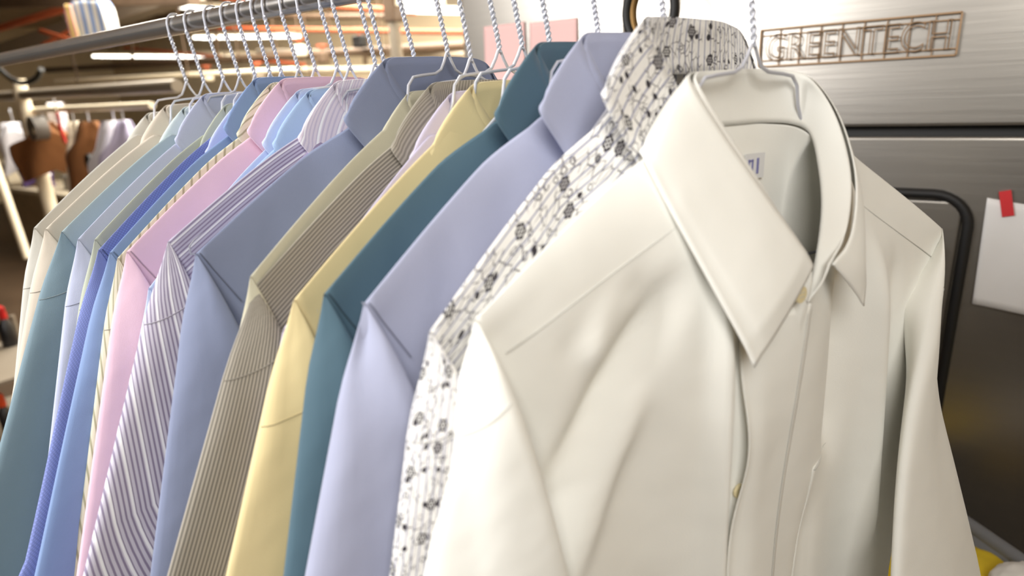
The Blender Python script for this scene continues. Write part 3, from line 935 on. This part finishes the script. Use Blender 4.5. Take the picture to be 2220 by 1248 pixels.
# white post with dark clamp beside the rail
wp = empty('support_post', (at(862,140,3.4).x, 3.4, 0)); tag(wp, 'white upright post standing behind the slate blue collar', 'post')
zt = at(862,44,3.4).z
MB().cyl((0,0,0),(0,0,zt), .042, 24).build('post', duct_m, wp, True)
MB().box((0,0,zt+.12), (.10,.10,.26), bev=.01).build('top_bracket', brownst_m, wp)
# lower cross rails of the next rack
rk = empty('garment_rack', (at(60,300,1.9).x, 1.9, 0)); tag(rk, 'cream painted garment rack with grey clamp at the far left', 'garment rack')
O = Vector(rk.location)
a, b_ = at(38,172,1.9)-O, at(112,470,1.9)-O
b_.z = .03; b_.x = a.x+.02
MB().cyl(a, b_, .050, 20).build('upright', cream_m, rk, True)
cl = at(78,278,1.84)-O
b = MB(); b.cyl(cl+Vector((0,-.03,0)), cl+Vector((0,.06,0)), .085, 28); b.build('clamp_disc', wear('clamp_grey', lin(112,108,104), .5, .4), rk, True)
MB().cyl(cl+Vector((.05,-.035,-.02)), cl+Vector((.05,.02,-.02)), .022, 16).build('clamp_screw', cream_m, rk, True)
MB().cyl(at(-60,212,1.9)-O, at(385,186,1.9)-O, .036, 20).build('upper_rail', duct_m, rk, True)
MB().cyl(at(60,240,1.95)-O, at(330,228,1.95)-O, .022, 16).build('lower_rail', cream_m, rk, True)
MB().cyl(at(-20,330,1.9)-O, at(60,560,1.9)-O, .034, 16).build('brace', cream_m, rk, True)
P = [at(x,y,1.85)-O for x, y in ((0,150),(20,168),(48,180),(78,170),(90,150))]
MB().tube(catmull(P, 16), .018, 12).build('hook_bracket', black_m, rk, True)
# striped bag high in the corner
sb = fabric('striped_bag_cloth', lin(226,222,214), 'stripe', 0, lin(120,150,205), pitch=.062, width=.35, wrinkle=.1)
yb = fabric('striped_bag_cloth_warm', lin(236,206,120), 'stripe', 0, lin(226,160,170), pitch=.05, width=.3, wrinkle=.1)
def soft_box(name, c, d, mat, label, cat, group=None, parent=None, rz=0, lump=.01, seed=1):
    bm = bmesh.new(); bmesh.ops.create_cube(bm, size=1)
    bmesh.ops.subdivide_edges(bm, edges=list(bm.edges), cuts=9, use_grid_fill=True)
    uv = bm.loops.layers.uv.new('UVMap')
    for v in bm.verts:
        v.co = Vector((v.co.x*d[0]*(1-.25*(v.co.z+.5)**3), v.co.y*d[1]*(1-.5*max(0,v.co.z)**2), v.co.z*d[2]))
        v.co += Vector((noise.noise(v.co*8+Vector((seed,0,0))), noise.noise(v.co*8+Vector((0,seed,0))), noise.noise(v.co*8+Vector((0,0,seed)))))*lump
    for f in bm.faces:
        f.smooth = True
        for lp in f.loops: lp[uv].uv = (lp.vert.co.x+lp.vert.co.y, lp.vert.co.z)
    me = bpy.data.meshes.new(name); bm.to_mesh(me); bm.free(); me.materials.append(mat)
    o = bpy.data.objects.new(name, me); COL.objects.link(o); o.location = c; o.rotation_euler = (0,0,rz)
    if parent: o.parent = parent
    elif label: tag(o, label, cat, group)
    return o
pb = at(206,44,2.2)
bg = empty('striped_bag', pb, .5); tag(bg, 'pastel striped cloth bag hanging from the roof steel at the upper left', 'bag')
soft_box('bag_body', (0,0,0), (.26,.12,.24), sb, None, None, parent=bg)
soft_box('bag_side', (-.125,-.03,-.01), (.06,.10,.22), yb, None, None, parent=bg)
MB().tube(catmull([(-.06,0,.10),(-.05,0,.26),(0,0,.34),(.05,0,.26),(.06,0,.10)], 20), .008, 8).build('bag_strap', cream_m, bg, True)
# clothes and bags on the far rack
def far_garment(px, py, Y, w, h, mat, label, cat='shirt', seed=1, rz=.6, group='garments on the far rack'):
    w *= 1.05; h *= 1.2
    c = at(px, py, Y)
    if 225 < py < 270:
        r0, r1 = at(60,240,1.95), at(330,228,1.95); c = at(px, py, 1.95)
        c.z = r0.z + (r1.z-r0.z)*(c.x-r0.x)/(r1.x-r0.x) - .085; rz = 1.0
    g = empty('hanging_garment', c, rz); tag(g, label, cat, group)
    n, k = 20, 24; vs, fs, uvs = [], [], []
    for i in range(n+1):
        v = i/n
        hw = (.06 + (w/2-.06)*min(1, v/.22)) + .02*math.sin(v*5+seed)
        for j in range(k):
            a = 2*math.pi*j/k
            x = hw*math.cos(a)*(1+.05*math.sin(3*a+seed)); y = .045*math.sin(a)*(.3+.7*min(1, v/.15))+.012*math.sin(a*5+v*4+seed)
            z = -h*v - .10*min(1, abs(math.cos(a)))*min(1, v/.1)*.8
            vs.append((x,y,z)); uvs.append((x,z))
    for i in range(n):
        for j in range(k): fs.append((i*k+j, (i+1)*k+j, (i+1)*k+(j+1)%k, i*k+(j+1)%k))
    fs.append(tuple(range(k)))
    obj('garment_body', vs, fs, mat, g, uvs, True)
    b = MB(); b.tube([(0,0,-.03),(0,0,.05),(0,-.018,.085),(0,0,.105),(0,.018,.085)], .004, 8); b.build('hanger_hook', wire_m, g, True)
    return g
fw = fabric('far_white_cloth', lin(226,224,232)); fb = fabric('far_brown_cloth', lin(112,70,34)); fv = fabric('far_violet_cloth', lin(96,74,130)); fc = fabric('far_cream_cloth', lin(222,210,190)); fl_ = fabric('far_lilac_cloth', lin(196,190,220))
far_garment(242,236,2.3,.42,.75,fw,'white shirt on the far rack, right of the brown garments','shirt',2)
far_garment(268,262,2.0,.34,.5,fl_,'pale lilac shirt on the far rack, nearest to the front row','shirt',5)
far_garment(188,240,2.5,.40,.55,fb,'brown garment with pale edge on the far rack','jacket',3)
far_garment(96,262,2.6,.46,.30,fb,'brown garment behind the cream rack post','jacket',6)
far_garment(20,232,2.4,.30,.30,fw,'bright white garment at the left edge beside the rack post','shirt',8)
far_garment(160,262,2.2,.20,.45,fc,'cream garment hanging between the two brown ones','shirt',4)
far_garment(62,318,2.9,.42,.35,fv,'violet garment low behind the cream rack post','shirt',7)
far_garment(118,222,2.1,.16,.16,fw,'small white bag knotted on the lower rail of the rack','bag',9)
# red strap
rs = at(136,284,1.9); tp = empty('red_strap', rs); tag(tp, 'glossy red strap hanging from the rail of the far rack', 'strap')
MB().tube(catmull([(-.025,0,.13),(-.012,0,.06),(.005,-.01,0),(.0,0,-.08),(-.02,.0,-.03),(-.03,0,.05),(-.025,0,.13)], 30), .011, 10, flat=.5).build('strap_loop', base_mat('red_gloss', lin(214,40,44), .3), tp, True)
MB().cyl((-.028,0,.11), (-.028,0,.19), .006, 8).build('strap_cord', cream_m, tp, True)
# black round weight
bb = at(207,348,1.9); br = empty('rubber_knob', bb); tag(br, 'round black rubber knob on a pale arm, left of the cream shirts', 'knob')
MB().tube([(0,-.055,0),(0,-.05,0),(0,-.02,0),(0,.0,0)], [.035,.048,.052,.04], 28).build('knob', black_m, br, True)
MB().cyl((0,-.01,0), (.30,.04,.04), .016, 14).build('arm', cream_m, br, True)
MB().cyl((.30,.04,.04), (.30,.04,-bb.z), .02, 14).build('stand', cream_m, br, True)
# pale counter with boxes beneath the rack
ct = at(150,430,2.6)
cn = empty('work_counter', (ct.x-.3, 3.1, 0)); tag(cn, 'pale work counter standing under the far rack', 'counter')
MB().box((0,0,ct.z-.02), (4.2,.8,.05), bev=.008).build('counter_top', cream_m, cn)
MB().box((0,.03,(ct.z-.045)/2), (4.1,.7,ct.z-.05)).build('cabinet_body', wear('counter_side', lin(176,160,132), .6), cn)
for i, (px, w_, h_, mt, lb) in enumerate(((30,.34,.26,cream_m,'white box at the left edge on the far counter'),(80,.22,.18,wear('tan_box', lin(180,140,90), .7),'tan box on the far counter beside the rack post'),(170,.26,.14,wear('grey_box', lin(160,156,150), .6),'low grey box on the far counter'))):
    pt = at(px,380,3.0); bx_ = empty('storage_box', (pt.x, 3.0, ct.z+.006)); tag(bx_, lb, 'box', 'boxes on the far counter')
    MB().box((0,0,h_/2), (w_,.25,h_), bev=.006).build('box_body', mt, bx_)
    MB().box((0,0,h_+.012), (w_+.015,.265,.028), bev=.006).build('lid', mt, bx_)
# spray bottles at the far left edge
shelf_z = []
for i, (px, py, c1, c2, lb) in enumerate(((8,690,lin(190,30,30),lin(24,22,24),'dark spray bottle with red head at the left edge'),(6,880,lin(206,70,30),lin(30,26,26),'dark bottle with orange cap low at the left edge'))):
    p = at(px, py, 1.0); Yb = (.9, .72)[i]; p = at(px, py, Yb); shelf_z.append(p); s_ = empty('spray_bottle', (p.x, Yb, p.z)); tag(s_, lb, 'bottle', 'bottles at the left edge')
    MB().tube([(0,0,-.14),(0,0,-.135),(0,0,-.04),(0,0,-.01),(0,0,.0)], [.030,.035,.035,.016,.014], 24).build('bottle_body', base_mat('bottle_%d' % i, c2, .3), s_, True)
    b = MB(); b.cyl((0,0,0),(0,0,.03), .016, 16); b.box((-.02,0,.045), (.07,.022,.03), bev=.005); b.build('spray_head', base_mat('head_%d' % i, c1, .35), s_)
sx = (shelf_z[0].x+shelf_z[1].x)/2
q = empty('side_shelf', (sx, .81, 0)); tag(q, 'narrow grey shelf unit carrying the two bottles at the left edge', 'shelf')
for p in shelf_z:
    MB().box((0,0,p.z-.150), (.62,.34,.018), bev=.003).build('shelf_board', duct_m, q)
for ax in (-.29,.29):
    for ay in (-.15,.15): MB().cyl((ax,ay,0),(ax,ay,shelf_z[0].z-.02), .012, 12).build('post', duct_m, q, True)
